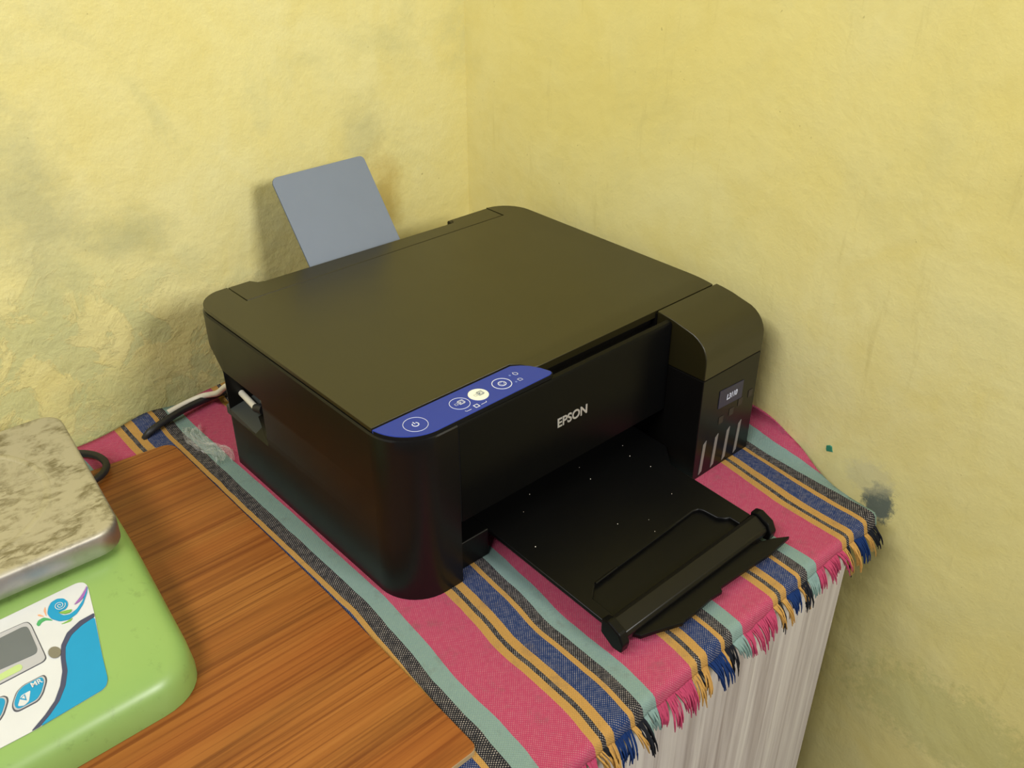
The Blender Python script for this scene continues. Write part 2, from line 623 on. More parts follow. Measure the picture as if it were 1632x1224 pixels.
names = ['pink', 'yellow', 'black', 'yellow', 'blue', 'yellow', 'black', 'teal']
rt = random.Random(11)
period = -2
while True:
    start = X_PINK + period * PER
    if start > 0.42:
        break
    for i, nm in enumerate(names):
        a = start + STRIPES[i][0]
        b = start + (STRIPES[i + 1][0] if i < 7 else PER)
        b = min(b, 0.3875)
        if b - a < 0.002:
            continue
        mb = MB()
        width = b - a
        clumps = max(1, int(width / 0.0085))
        cl = [(rt.uniform(-0.35, 0.45), rt.uniform(0.75, 1.25), rt.uniform(0.2, 0.9)) for _ in range(clumps)]
        n = max(3, int(width / 0.00085))
        for k in range(n):
            u = a + width * (k + rt.random()) / n
            q = (u - a) / width * clumps
            ci = min(clumps - 1, int(q))
            lean, ln, fl_ = cl[ci]
            base = hem_at(u) + Vector((0, 0.0008, 0.0015))
            L = 0.023 * ln * rt.uniform(0.7, 1.15)
            centre = (ci + 0.5 - q) * width / clumps
            dx = lean * 0.7 + centre / L * 0.45 + rt.uniform(-0.13, 0.13)
            pts = []
            segs = 5
            p = base.copy()
            out = 0.55 + 0.55 * fl_ + rt.uniform(-0.15, 0.15)
            for g in range(segs + 1):
                pts.append(p.copy())
                tt = g / segs
                d = Vector((dx + rt.uniform(-0.14, 0.14), -out * (1 - tt * 0.9), -0.55 - tt * 0.9)).normalized()
                p = p + d * L / segs
            for q_ in pts:
                q_.x = min(q_.x, WX(q_.y) - 0.002)
            rad = rt.uniform(0.00055, 0.00085)
            mb.tube(pts, [rad * 1.1] * segs + [rad * 0.55], n=4)
        o = mb.build('tassel', M_thread[nm], cloth, smooth=60)
        o['kind'] = 'stuff'
    period += 1

# ------------------------------------------------------------------ wooden board
M_wood = wood_mat()
M_bedge = flat('pale_board_edge', srgb(172, 150, 110), 0.6)
bp = (arc(-0.0415 - 0.006, -0.1295 + 0.006, 0.006, -90, 0, 5) + [(-0.0365, 0.04)]
      + arc(-0.0355 - 0.012, 0.3305 - 0.010, 0.012, 0, 85, 6) + [(-0.56, 0.378), (-0.56, -0.1305)])
board = MB().prism(bp, 0.0002, 0.006).build('wooden_board', M_wood, bevel=0.0006)
board.data.materials.append(M_bedge)
for p in board.data.polygons:
    if abs(p.normal.z) < 0.5 and p.normal.y < -0.5:
        p.material_index = 1
board['label'] = 'flat brown wood-grain board lying on the cloth under the green scale'
board['category'] = 'board'

# ------------------------------------------------------------------ printer
PR = thing('printer', 'black inkjet printer with blue button panel and open output tray', 'printer')
H = 0.1512


def plan(y1, y2, D, rb, notch, x0=0.0, x1=0.3735, rf=0.036):
    P = arc(x0 + rf, rf, rf, 180, 270, 12)
    P += [(0.0533, 0.0), (0.0534, y1), (0.150, y1), (0.1525, y2), (0.2917, y2), (0.2918, 0.017), (x1, 0.017)]
    P += arc(x1 - rb, D - rb, rb, 0, 90, 9)
    P += [(0.2925, D), (0.2900, min(D, 0.2870)), (0.0665, min(D, 0.2870)), (0.0610, D)]
    P += arc(x0 + rb, D - rb, rb, 90, 180, 9)
    yb = min(0.262, D - rb)
    P += [(x0 + notch, yb - 0.001), (x0 + notch, min(0.243, yb - 0.003)), (x0, 0.198)]
    return P


N_ = 0.0245
LV = [(0.0, 0.06, 0.06, 0.268, 0.004, 0), (0.0538, 0.06, 0.06, 0.268, 0.004, 0), (0.0590, 0.06, 0.06, 0.268, 0.004, N_ * 0.6),
      (0.0612, 0.003, 0.003, 0.268, 0.004, N_ * 0.6), (0.0640, 0.003, 0.003, 0.268, 0.004, N_), (0.092, 0.003, 0.003, 0.268, 0.004, N_), (0.097, 0.003, 0.003, 0.268, 0.004, N_ * 0.6), (0.101, 0.003, 0.003, 0.270, 0.005, 0),
      (0.117, 0.003, 0.003, 0.306, 0.028, 0), (0.120, 0.003, 0.003, 0.308, 0.030, 0), (0.1385, 0.003, 0.003, 0.308, 0.030, 0), (0.139, 0.003, 0.0235, 0.308, 0.030, 0),
      (0.1496, 0.003, 0.0235, 0.308, 0.030, 0), (H, 0.004, 0.0240, 0.3068, 0.029, 0)]
rings = []
for z, a, b, D, rb, nt in LV:
    pl = plan(a, b, D, rb, nt, 0.0 if z < H else 0.0012, 0.3735, 0.036)
    if z >= H:
        pl = [(x, max(y, 0.0012)) for x, y in pl]
    rings.append([(x, y, z) for x, y in pl])
MB().loft(rings).build('body', M_body, PR, smooth=30)

# cavity lining behind the opening and the back left recess, its grey painted as wall light
MB().box(0.0545, 0.2910, 0.0585, 0.0597, 0.001, 0.060).build('paper_slot', M_cavity, PR)
so_ = [(0.0001, 0.1990, 0.0545), (0.0001, 0.2715, 0.0620), (0.0240, 0.2715, 0.0690), (0.0240, 0.2440, 0.0665)]
MB().loft([[(x, y, 0.0535) for x, y, z in so_], so_]).build('socket_floor', M_recess, PR)

# front panel with a lip along its top, seams left and right
fp = MB()
prof = [(-0.0008, 0.0622), (-0.0004, 0.1478), (0.0012, 0.1502), (0.0048, 0.1508), (0.0068, 0.1490), (0.0072, 0.140), (0.0028, 0.1386), (0.0028, 0.0622)]
fp.prism(prof, 0.0541, 0.2912, 'x')
fp = fp.build('front_panel', M_front, PR, smooth=40)
ML = Matrix(((1, 0, 0, 0.1540), (0, 0, -1, -0.0009), (0, 1, 0, 0.1033), (0, 0, 0, 1)))
text_mesh('brand_lettering', 'EPSON', 0.0118, M_silver, fp, ML, 0.0002, 0.0, 0.97, 0.00025)
# thin seam on the front left corner
MB().box(0.0533, 0.0541, -0.0002, 0.0026, 0.0622, 0.1495).build('panel_seam', M_cavity, PR)

# lid
T = 0.1552
lz0, lz1 = H + 0.0007, T
hx0, hx1, hy = 0.0370, 0.3405, 0.2720
lid_poly = [(0.0016, 0.0330), (0.1335, 0.0338), (0.1405, 0.0290), (0.1480, 0.0200), (0.1530, 0.0190), (0.3722, 0.0190)]
lid_poly += arc(0.3722 - 0.034, 0.3005 - 0.034, 0.034, 0, 82, 9)[0:9]
lid_poly += [(hx1 + 0.0008, 0.3010), (hx1 + 0.0008, hy), (hx0 - 0.0008, hy), (hx0 - 0.0008, 0.3080)]
lid_poly += arc(0.0016 + 0.029, 0.3085 - 0.029, 0.029, 100, 180, 9)


def lid_z(x, y):
    z = lz1
    if x > 0.139:                      # the front edge curls down over the gutter
        d = max(0.0, 0.045 - y)
        z -= 3.0 * d * d
    return z


bm = bmesh.new()
nl = len(lid_poly)
vb_ = [bm.verts.new((x, y, lz0 if not (x > 0.139 and y < 0.03) else 0.1465)) for x, y in lid_poly]
vt_ = [bm.verts.new((x, y, lz1)) for x, y in lid_poly]
for t3 in tess(lid_poly):
    bm.faces.new([vt_[i] for i in t3])
    bm.faces.new([vb_[i] for i in t3][::-1])
for i in range(nl):
    j = (i + 1) % nl
    bm.faces.new((vb_[i], vb_[j], vt_[j], vt_[i]))
for yc in (0.0225, 0.026, 0.030, 0.0345, 0.039, 0.045):
    bmesh.ops.bisect_plane(bm, geom=bm.verts[:] + bm.edges[:] + bm.faces[:], plane_co=(0, yc, 0), plane_no=(0, 1, 0))
bmesh.ops.recalc_face_normals(bm, faces=bm.faces[:])
for v in bm.verts:
    if v.co.z > 0.150 and abs(v.co.z - lz1) < 1e-5:
        v.co.z = lid_z(v.co.x, v.co.y)
lid_me = bpy.data.meshes.new('lid')
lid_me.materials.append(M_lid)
lid = bpy.data.objects.new('lid', lid_me)
COL.objects.link(lid)
lid.parent = PR
for f in bm.faces:
    f.smooth = True
bm.to_mesh(lid.data)
bm.free()
lid.data.set_sharp_from_angle(angle=radians(32))
bv = lid.modifiers.new('edge', 'BEVEL')
bv.width = 0.0009
bv.segments = 2
bv.limit_method = 'ANGLE'
bv.angle_limit = radians(50)

# hinge cover strip behind the lid, lower in its middle
hc = [(hx0 + 0.0004, hy + 0.0014), (hx1 - 0.0004, hy + 0.0014), (hx1, 0.2985), (0.2905, 0.2985), (0.2895, 0.2935), (0.2870, 0.2920), (0.0700, 0.2985), (0.0630, 0.3010), (0.0590, 0.3080), (hx0, 0.3080)]
MB().prism(hc, lz0, T - 0.0002).build('hinge_cover', M_lid, PR, bevel=0.0006)

# blue button panel
cp = [(0.0022, 0.0318), (0.0012, 0.0270)]
cp = [(0.0014, 0.0320)] + arc(0.0365, 0.0362, 0.0352, 190, 268, 12) + [(0.06, 0.0012), (0.1470, 0.0022), (0.1505, 0.0036), (0.1512, 0.0060), (0.1488, 0.0145), (0.1448, 0.0222),
      (0.1400, 0.0277), (0.1332, 0.0325)]
panel = MB().prism(cp, H + 0.0002, 0.1545).build('control_panel', M_blue, PR, bevel=0.0005)
MB().prism([(0.0016, 0.0308)] + arc(0.0365, 0.0362, 0.0357, 190, 268, 12) + [(0.1475, 0.0012), (0.1515, 0.0036), (0.1520, 0.0065), (0.1495, 0.0160), (0.1405, 0.0290), (0.1334, 0.0334)],
           H - 0.0003, 0.1539).build('panel_gasket', M_cavity, PR)
PZ = 0.1545


def ring_mesh(mb, cx_, cy_, r, wd, z, n=36, a0=0.0, a1=360.0, th=0.0002):
    full = abs(a1 - a0) >= 359.9
    k = n if full else n + 1
    angs = [radians(a0 + (a1 - a0) * i / n) for i in range(k)]
    vo = [(cx_ + r * cos(a), cy_ + r * sin(a), z + th) for a in angs]
    vi = [(cx_ + (r - wd) * cos(a), cy_ + (r - wd) * sin(a), z + th) for a in angs]
    vb = [(x, y, z - th) for x, y, _ in vo]
    vc = [(x, y, z - th) for x, y, _ in vi]
    fs = []
    for i in range(n):
        j = (i + 1) % k
        fs += [(i, j, k + j, k + i), (2 * k + i, 2 * k + j, j, i), (k + i, k + j, 3 * k + j, 3 * k + i)]
    mb.add(vo + vi + vb + vc, fs)
    return mb


def disc(mb, cx_, cy_, r, z0, z1, n=32, ry=None):
    return mb.prism([(cx_ + r * cos(2 * pi * i / n), cy_ + (ry or r) * sin(2 * pi * i / n)) for i in range(n)], z0, z1)


def strokes(mb, pts, wd, z, th=0.0002, closed=False):
    """flat line of a given width"""
    P = [Vector(p) for p in pts]
    n = len(P)
    L, R_ = [], []
    for i in range(n):
        a = P[(i - 1) % n] if (closed or i > 0) else P[i]
        b = P[(i + 1) % n] if (closed or i < n - 1) else P[i]
        d = (b - a)
        d = d.normalized() if d.length > 0 else Vector((1, 0))
        nn = Vector((-d.y, d.x)) * wd / 2
        L.append(P[i] + nn)
        R_.append(P[i] - nn)
    v = [(*p, z + th) for p in L] + [(*p, z + th) for p in R_]
    fs = [(i, (i + 1) % n, n + (i + 1) % n, n + i) for i in range(n if closed else n - 1)]
    return mb.add(v, fs)


BR = 0.0079
b1 = ring_mesh(MB(), 0.0284, 0.0168, 0.0092, 0.00035, PZ)
b1 = b1.build('power_button', M_print, panel)
ic = ring_mesh(MB(), 0.0284, 0.0168, 0.0027, 0.0007, PZ, 24, 125, 415)
strokes(ic, [(0.0284, 0.0172), (0.0284, 0.0203)], 0.0007, PZ)
ic.build('power_icon', M_print, panel)
ring_mesh(MB(), 0.0690, 0.0169, BR, 0.0004, PZ).build('copy_button', M_print, panel)


def copy_icon(x, y, mat):
    mb = MB()
    s = 0.0021
    for k in range(2):
        ox, oy = x + 0.0009 * k + 0.0006, y + 0.0008 * k
        strokes(mb, [(ox - s, oy - s), (ox + s, oy - s), (ox + s, oy + s), (ox - s, oy + s)], 0.0006, PZ + 0.0003 * 0 + 0.0003, closed=True)
    strokes(mb, [(x - 0.0006, y - 0.0008), (x + 0.0012, y + 0.0010)], 0.0006, PZ + 0.0003)
    strokes(mb, [(x - 0.0006, y + 0.0008), (x + 0.0012, y + 0.0002)], 0.0006, PZ + 0.0003)
    strokes(mb, [(x - 0.0048, y - 0.0012), (x - 0.0028, y - 0.0012), (x - 0.0028, y + 0.0012), (x - 0.0048, y + 0.0012)], 0.0004, PZ + 0.0003, closed=True)
    return mb.build('copy_icon', mat, panel)


copy_icon(0.0696, 0.0168, M_print)
disc(MB(), 0.0871, 0.0170, BR, PZ - 0.0002, PZ + 0.0004).build('color_copy_button', M_white, panel)
copy_icon(0.0880, 0.0168, M_icon_dark).location.z = 0.0003
ring_mesh(MB(), 0.1105, 0.0170, BR, 0.0006, PZ).build('stop_button', M_print, panel)
ic = ring_mesh(MB(), 0.1107, 0.0169, 0.0034, 0.0006, PZ, 24)
strokes(ic, [(0.1107 - 0.0028, 0.0186), (0.1107 + 0.0028, 0.0186), (0.1107, 0.0139)], 0.0006, PZ, closed=True)
ic.build('stop_icon', M_print, panel)
drop = [(0.1272, 0.0236), (0.1262, 0.0212), (0.1268, 0.0194), (0.1284, 0.0189), (0.1297, 0.0199), (0.1296, 0.0215), (0.1284, 0.0226)]
strokes(MB(), drop, 0.0005, PZ, closed=True).build('ink_icon', M_print, panel)
pg = [(0.1236, 0.0108), (0.1236, 0.0139), (0.1253, 0.0139), (0.1266, 0.0130), (0.1266, 0.0108)]
strokes(MB(), pg, 0.0005, PZ, closed=True).build('paper_icon', M_print, panel)
disc(MB(), 0.1229, 0.0218, 0.0009, PZ - 0.0001, PZ + 0.0002, 12).build('indicator_light', M_dimprint, panel)
disc(MB(), 0.1204, 0.0117, 0.0009, PZ - 0.0001, PZ + 0.0002, 12).build('indicator_light', M_dimprint, panel)
ln = strokes(MB(), [(0.0655, 0.0066), (0.0662, 0.0052), (0.0705, 0.0052)], 0.0005, PZ)
strokes(ln, [(0.0798, 0.0052), (0.0848, 0.0052), (0.0856, 0.0066)], 0.0005, PZ)
strokes(ln, [(0.0745, 0.0044), (0.0745, 0.0078), (0.0778, 0.0078), (0.0778, 0.0044)], 0.0010, PZ, closed=True)
ln.build('panel_print', M_print, panel)

# ink tank unit at the right
tx0, tx1 = 0.2918, 0.3750
top = [(0.0168, 0.1500), (0.0168, 0.1540), (0.0100, 0.1535), (-0.0020, 0.1518), (-0.0120, 0.1494)]
top += [(-0.0400 + 0.026 - 0.026 * cos(radians(a)) - 0.0, 0.1235 + 0.0250 * sin(radians(a))) for a in (70, 58, 46, 34, 22, 11, 0)]
cov = top + [(-0.0400, 0.1075), (0.0168, 0.1075)]
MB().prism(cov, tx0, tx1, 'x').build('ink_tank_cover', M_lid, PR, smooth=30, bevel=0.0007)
low_ = [(-0.0398, 0.1068), (-0.0400, 0.0), (0.0168, 0.0), (0.0168, 0.1068)]
tank = MB().prism(low_, tx0, tx1, 'x').build('ink_tank', M_body, PR, bevel=0.0007)
for k, xw in enumerate((0.3012, 0.3187, 0.3360, 0.3535)):
    sl = [(xw - 0.0012, 0.0040), (xw + 0.0030, 0.0065), (xw + 0.0052, 0.0395), (xw + 0.0010, 0.0362)]
    MB().prism([(x, z) for x, z in sl], -0.0404, -0.0398, 'y').build('ink_window', M_window, tank)
lab = MB().prism([(0.3178, 0.0683), (0.3530, 0.0663), (0.3530, 0.0848), (0.3178, 0.0868)], -0.0404, -0.0398, 'y').build('model_label', M_label, tank)
MT = Matrix(((1, 0, 0, 0.3290), (0, 0, -1, -0.0405), (0, 1, 0, 0.0735), (0, 0, 0, 1)))
text_mesh('model_number', 'L3110', 0.0078, M_print, tank, MT, 0.0001, 0.15, 0.8, 0.0002)
M_icon = flat('faint_brown_icon_print', (0.03, 0.022, 0.016, 1), 0.6)
icn = MB()
for (xa, za) in ((0.3215, 0.0500), (0.3365, 0.0525), (0.3490, 0.0580), (0.3640, 0.0610)):
    icn.box(xa, xa + 0.0065, -0.0403, -0.0399, za, za + 0.0075)
ic_o = icn.build('ink_icons', M_icon, tank)
ic_o['kind'] = 'stuff'

# small ledge left of the tray
MB().prism([(0.0545, 0.0105), (0.0900, 0.0105), (0.0900, 0.055), (0.0545, 0.055)], 0.001, 0.0285).build('tray_guide', M_tray, PR, bevel=0.0015, seg=3)

# output tray
tr = MB()
ys = [(0.058, 0.0300), (-0.082, 0.0225)]
TX0, TX1 = 0.0895, 0.2705


def tz(y):
    return 0.0300 + (0.058 - y) * -0.054


def slab(mb, poly, th=0.004, up=0.0):
    return mb.loft([[(x, y, tz(y) + up - th) for x, y in poly], [(x, y, tz(y) + up) for x, y in poly]])


slab(tr, [(TX0, 0.058), (TX0, -0.1195), (0.1000, -0.1195), (0.1000, -0.0960), (0.1120, -0.0870), (0.2365, -0.0825), (0.2420, -0.0840), (0.2440, -0.0880), (0.2455, -0.1010),
          (0.2500, -0.1060), (0.2540, -0.1075), (0.2540, -0.1180), (TX1, -0.1180), (TX1 + 0.0005, -0.03), (0.2885, -0.0100), (0.2885, 0.058)][::-1])
tray = tr.build('output_tray', M_tray, PR, smooth=30, bevel=0.0010)
ex = MB()
slab(ex, [(0.0990, -0.0940), (0.1100, -0.0840), (0.2460, -0.0790), (0.2550, -0.0900), (0.2550, -0.1190), (0.0990, -0.1190)], 0.003, -0.0035)
ex = ex.build('tray_extension', M_tray, tray, smooth=30, bevel=0.0008)
# raised ridge line on the step
rg = MB()
rg.tube([(0.1125, -0.0872, tz(-0.087) + 0.0002), (0.138, -0.0862, tz(-0.086) + 0.0002)], 0.0009, 6)
rg.tube([(0.139, -0.0862, tz(-0.086) + 0.0000), (0.212, -0.0836, tz(-0.083) + 0.0000)], 0.0005, 6)
rg = rg.build('tray_ridge', M_tray, tray, smooth=60)
rg['kind'] = 'stuff'
# thick lip across the front with hooked end caps
lp = MB()
lipprof = [(-0.1185, 0.0190), (-0.1195, 0.0232), (-0.1230, 0.0238), (-0.1265, 0.0222), (-0.1340, 0.0180), (-0.1355, 0.0145), (-0.1340, 0.0085), (-0.1270, 0.0080), (-0.1190, 0.0110)]
lp.prism(lipprof, 0.0950, 0.2690, 'x')
lip = lp.build('tray_lip', M_body, tray, smooth=30, bevel=0.0006)
cap = [(-0.1170, 0.0120), (-0.1170, 0.0245), (-0.1235, 0.0262), (-0.1345, 0.0215), (-0.1390, 0.0130), (-0.1375, 0.0050), (-0.1290, 0.0045)]
MB().prism(cap, 0.0868, 0.0948, 'x').build('lip_end_cap', M_tray, tray, bevel=0.0012)
MB().prism(cap, 0.2692, 0.2775, 'x').build('lip_end_cap', M_tray, tray, bevel=0.0012)
# second flap folded out below the lip, notched edge and pointed right end
fl_poly = [(0.1010, -0.1280), (0.1060, -0.1395), (0.1190, -0.1440), (0.1390, -0.1520), (0.1430, -0.1512), (0.1570, -0.1512), (0.1760, -0.1500), (0.1880, -0.1512), (0.1905, -0.1475),
           (0.2225, -0.1490), (0.2520, -0.1512), (0.2815, -0.1495), (0.2700, -0.1420), (0.2570, -0.1365), (0.2520, -0.1360), (0.2440, -0.1280)]
MB().prism(fl_poly, 0.0075, 0.0115).build('tray_flap', M_tray, tray, bevel=0.0008)

# paper support at the back: leaning plate
ps = []
bx0, bx1 = 0.1235, 0.2305
p0 = Vector((0, 0.299, 0.1350))
dv = Vector((0, 0.0660, 0.0875)) * 1.0
Ls = dv.length
dv.normalize()
nv = Vector((0, dv.z, -dv.y))
outl = [(bx0, 0), (bx1, 0)] + arc(bx1 - 0.005, Ls - 0.005, 0.005, 0, 90, 6) + arc(bx0 + 0.007, Ls - 0.007, 0.007, 90, 180, 6)
MBp = MB()
MBp.loft([[Vector((a, 0, 0)) + p0 + dv * b + nv * 0.0022 for a, b in outl], [Vector((a, 0, 0)) + p0 + dv * b for a, b in outl]])
sup = MBp.build('paper_support', M_paper_rest, PR, bevel=0.0006)
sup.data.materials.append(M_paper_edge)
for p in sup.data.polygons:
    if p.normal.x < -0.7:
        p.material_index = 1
# hinge foot of the support inside the rear feed
MB().box(0.118, 0.236, 0.2992, 0.3075, 0.121, 0.137).build('support_hinge', M_body, PR, bevel=0.001)

# ------------------------------------------------------------------ cables
pc = thing('power_cable', 'off-white power cable plugged into the back left of the printer', 'cable', (0.02, 0.28, 0))
pts = catmull([(0.0110, 0.2341, 0.0718), (0.0120, 0.2550, 0.0735), (0.0140, 0.2790, 0.0733), (0.0160, 0.2900, 0.0690), (0.0190, 0.3130, 0.0540), (0.0205, 0.3350, 0.0370), (0.0240, 0.3600, 0.0220),
               (0.0200, 0.3760, 0.0140), (0.0060, 0.3820, 0.0095), (-0.0150, 0.3830, 0.0060)], 6, False)
at_world(MB().tube(pts, 0.0030, 10).build('cord', M_cord_w, pc, smooth=60))
at_world(MB().tube([(0.0130, 0.2240, 0.0740), (0.0120, 0.2285, 0.0735), (0.0108, 0.2345, 0.0717)], [0.0046, 0.0046, 0.0038], 10).build('plug', M_cord_b, pc, smooth=40))
pts = catmull([(0.150, 0.384, 0.004), (0.09, 0.380, 0.0065), (0.056, 0.374, 0.0110), (0.028, 0.3735, 0.0110), (0.0, 0.3705, 0.0110), (-0.025, 0.3640, 0.0105), (-0.043, 0.3600, 0.0080), (-0.050, 0.3610, 0.0015)], 6, False)
bc = MB().tube(pts, 0.0036, 10).build('extension_cord', M_cord_b, smooth=60)
bc['label'] = 'black cord running along the foot of the wall behind the printer'
bc['category'] = 'cable'

# ------------------------------------------------------------------ weighing scale
M_green = NT('glossy_green_plastic')
v_ = M_green.coords()
gc = M_green.mix(M_green.noise(v_, 9, 4), srgb(126, 160, 84), srgb(142, 174, 98))
gc = M_green.mix(M_green.ramp(M_green.noise(v_, 70, 5, 0.7), [(0.58, (0, 0, 0)), (0.78, (0.5, 0.5, 0.5))]), gc, srgb(92, 104, 60))
M_green = M_green.set(gc, 0.33, M_green.bump(M_green.noise(v_, 25, 2), 0.05, 0.002), 0, 0.5)


def steel_mat():
    t = NT('grimy_steel')
    v = t.coords()
    d1 = t.noise(v, 22, 7, 0.68, 0.6)
    d2 = t.noise(t.coords(scale=(70, 150, 70), rot=(0, 0, 0.5)), 1.0, 5, 0.65, 0.4)
    blotch = t.ramp(t.math('MULTIPLY', t.ramp(d1, [(0.44, (0, 0, 0)), (0.58, (1, 1, 1))]), t.ramp(d2, [(0.42, (0, 0, 0)), (0.56, (1, 1, 1))])), [(0.0, (0, 0, 0)), (1, (0.85, 0.85, 0.85))])
    s = t.sep(v)
    topz = t.ramp(s[2], [(0.0815, (0, 0, 0)), (0.0835, (1, 1, 1))])
    dust = t.math('MULTIPLY', topz, t.ramp(t.noise(v, 14, 5), [(0.2, (0.62, 0.62, 0.62)), (0.8, (0.82, 0.82, 0.82))]))
    c = t.mix(dust, srgb(186, 182, 182), srgb(176, 168, 122))
    c = t.mix(t.math('MULTIPLY', blotch, t.math('MULTIPLY_ADD', topz, 0.85, 0.12)), c, srgb(92, 82, 42))
    met = t.math('MULTIPLY_ADD', dust, -0.85, 0.95)
    r = t.math('MULTIPLY_ADD', dust, 0.20, 0.40)
    return t.set(c, r, t.bump(d1, 0.1, 0.001), met, 0.5)


M_steel = steel_mat()
M_stick = flat('white_sticker_film', srgb(204, 206, 206), 0.45, 0, 0.4, 0.06, 0, 40)
M_cyan = flat('cyan_sticker_print', srgb(20, 142, 186), 0.45, 0, 0.4, 0.05, 0, 50)
M_navy = flat('navy_sticker_print', srgb(62, 66, 92), 0.5)
M_bez = flat('grey_bezel_print', srgb(176, 176, 178), 0.45)
M_lcd = flat('grey_display_glass', srgb(98, 104, 108), 0.2, 0, 0.5, 0.1, 0, 40)
M_line = flat('dark_outline_print', srgb(74, 76, 84), 0.5)
M_leaf = flat('green_leaf_print', srgb(70, 160, 96), 0.5)
M_leaf2 = flat('olive_leaf_print', srgb(120, 170, 70), 0.5)
M_purple = flat('violet_print', srgb(150, 96, 168), 0.5)
M_orange = flat('orange_print', srgb(226, 160, 120), 0.5)
M_bar = flat('pale_green_print', srgb(178, 200, 130), 0.5)
M_led = flat('smoky_lens', srgb(120, 116, 100), 0.25)

SCL = thing('weighing_scale', 'lime green weighing scale with dirty steel pan on the wooden board', 'scale', (-0.25, 0.15, 0.006))
HT = 0.0635


def bh(y):
    z = 0.032 + (y - 0.036) * 0.26
    # soft blend into the flat part under the pan
    k = 0.010
    d = HT - z
    return HT - (0.5 * (d + math.sqrt(d * d + k * k * 0.25)) - 0.0005)


def body_outline(inset, front, n=9):
    """tapered plan of the housing, rounded corners"""
    fr = Vector((-0.1480 - inset, front + inset))
    brr = Vector((-0.1230 - inset, 0.320 - inset))
    bl = Vector((-0.4100 + inset, 0.320 - inset))
    fl_ = Vector((-0.3850 + inset, front + inset))
    out = []
    R_ = [0.034, 0.028, 0.028, 0.034]
    C_ = [fr, brr, bl, fl_]
    for i in range(4):
        p, a, b = C_[i], C_[i - 1], C_[(i + 1) % 4]
        r = max(0.006, R_[i] - inset * 0.6)
        da, db = (a - p).normalized(), (b - p).normalized()
        s = p + da * r
        e = p + db * r
        for k in range(n):
            t = k / (n - 1)
            q = s.lerp(p, t * 0.0)
            w0, w1, w2 = (1 - t) ** 2, 2 * t * (1 - t) * 0.85, t * t
            q = (s * w0 + p * w1 + e * w2) / (w0 + w1 + w2)
            out.append((q.x, q.y))
        if i in (0, 1, 2, 3):            # points along the side for curvature
            nx_ = C_[(i + 1) % 4]
            rb_ = R_[(i + 1) % 4]
            e2 = nx_ + (p - nx_).normalized() * max(0.006, rb_ - inset * 0.6)
            for k in range(1, 12):
                q = e.lerp(e2, k / 12)
                out.append((q.x, q.y))
    return out


rings = []
spec = [(0.0, 0.0305, None, 0.0062), (0.0, 0.0305, None, 0.012), (0.0014, 0.0305, -0.0135, None), (0.0026, 0.0305, -0.0090, None), (0.0050, 0.0305, -0.0050, None), (0.0085, 0.0305, -0.0022, None),
        (0.0130, 0.0305, -0.0006, None), (0.020, 0.0305, 0.0, None), (0.035, 0.0305, 0.0, None), (0.055, 0.0305, 0.0, None), (0.08, 0.0305, 0.0, None), (0.105, 0.0305, 0.0, None)]
for ins, fr_, dz, zabs in spec:
    pl = body_outline(ins, fr_)
    rings.append([(x, y, zabs if dz is None else max(0.013, bh(y) + dz)) for x, y in pl])
at_world(MB().loft(rings).build('housing', M_green, SCL, smooth=45))

# steel pan: rounded plate with a rolled rim and a round groove
qc = [Vector((-0.1475, 0.1405)), Vector((-0.1265, 0.3260)), Vector((-0.3800, 0.3330)), Vector((-0.3800, 0.1500))]


def pan_outline(ins, n=8):
    out = []
    for i in range(4):
        p, a, b = qc[i], qc[i - 1], qc[(i + 1) % 4]
        da, db = (a - p).normalized(), (b - p).normalized()
        p = p + (da + db) * ins
        r = max(0.004, 0.020 - ins)
        s, e = p + da * r, p + db * r
        for k in range(n):
            t = k / (n - 1)
            w0, w1, w2 = (1 - t) ** 2, 2 * t * (1 - t) * 0.8, t * t
            q = (s * w0 + p * w1 + e * w2) / (w0 + w1 + w2)
            out.append((q.x, q.y))
    return out


rings = [[(x, y, z) for x, y in pan_outline(i)] for i, z in ((0.004, 0.0665), (0.0006, 0.0655), (0.0, 0.0665), (0.0, 0.0815), (0.0008, 0.0838), (0.0024, 0.0850), (0.005, 0.0852), (0.03, 0.0850))]
pan = at_world(MB().loft(rings).build('weighing_pan', M_steel, SCL, smooth=50))
gm = MB()
for r0, hh in ((0.074, 0.0006),):
    cx_, cy_ = -0.2430, 0.2420
    prof = [(-0.0035, -0.0003), (-0.0018, hh * 0.7), (0, hh), (0.0018, hh * 0.7), (0.0035, -0.0003)]
    n = 72
    vs_ = [(cx_ + (r0 + a) * cos(2 * pi * k / n), cy_ + (r0 + a) * sin(2 * pi * k / n), 0.0851 + b) for k in range(n) for a, b in prof]
    np_ = len(prof)
    fs = [(k * np_ + j, ((k + 1) % n) * np_ + j, ((k + 1) % n) * np_ + j + 1, k * np_ + j + 1) for k in range(n) for j in range(np_ - 1)]
    gm.add(vs_, fs)
gr = gm.build('round_groove', M_steel, pan, smooth=80)
for x_, y_ in ((-0.17, 0.17), (-0.15, 0.30), (-0.36, 0.17), (-0.36, 0.31)):
    at_world(disc(MB(), x_, y_, 0.008, 0.060, 0.0668, 16).build('pan_support', M_green, SCL))

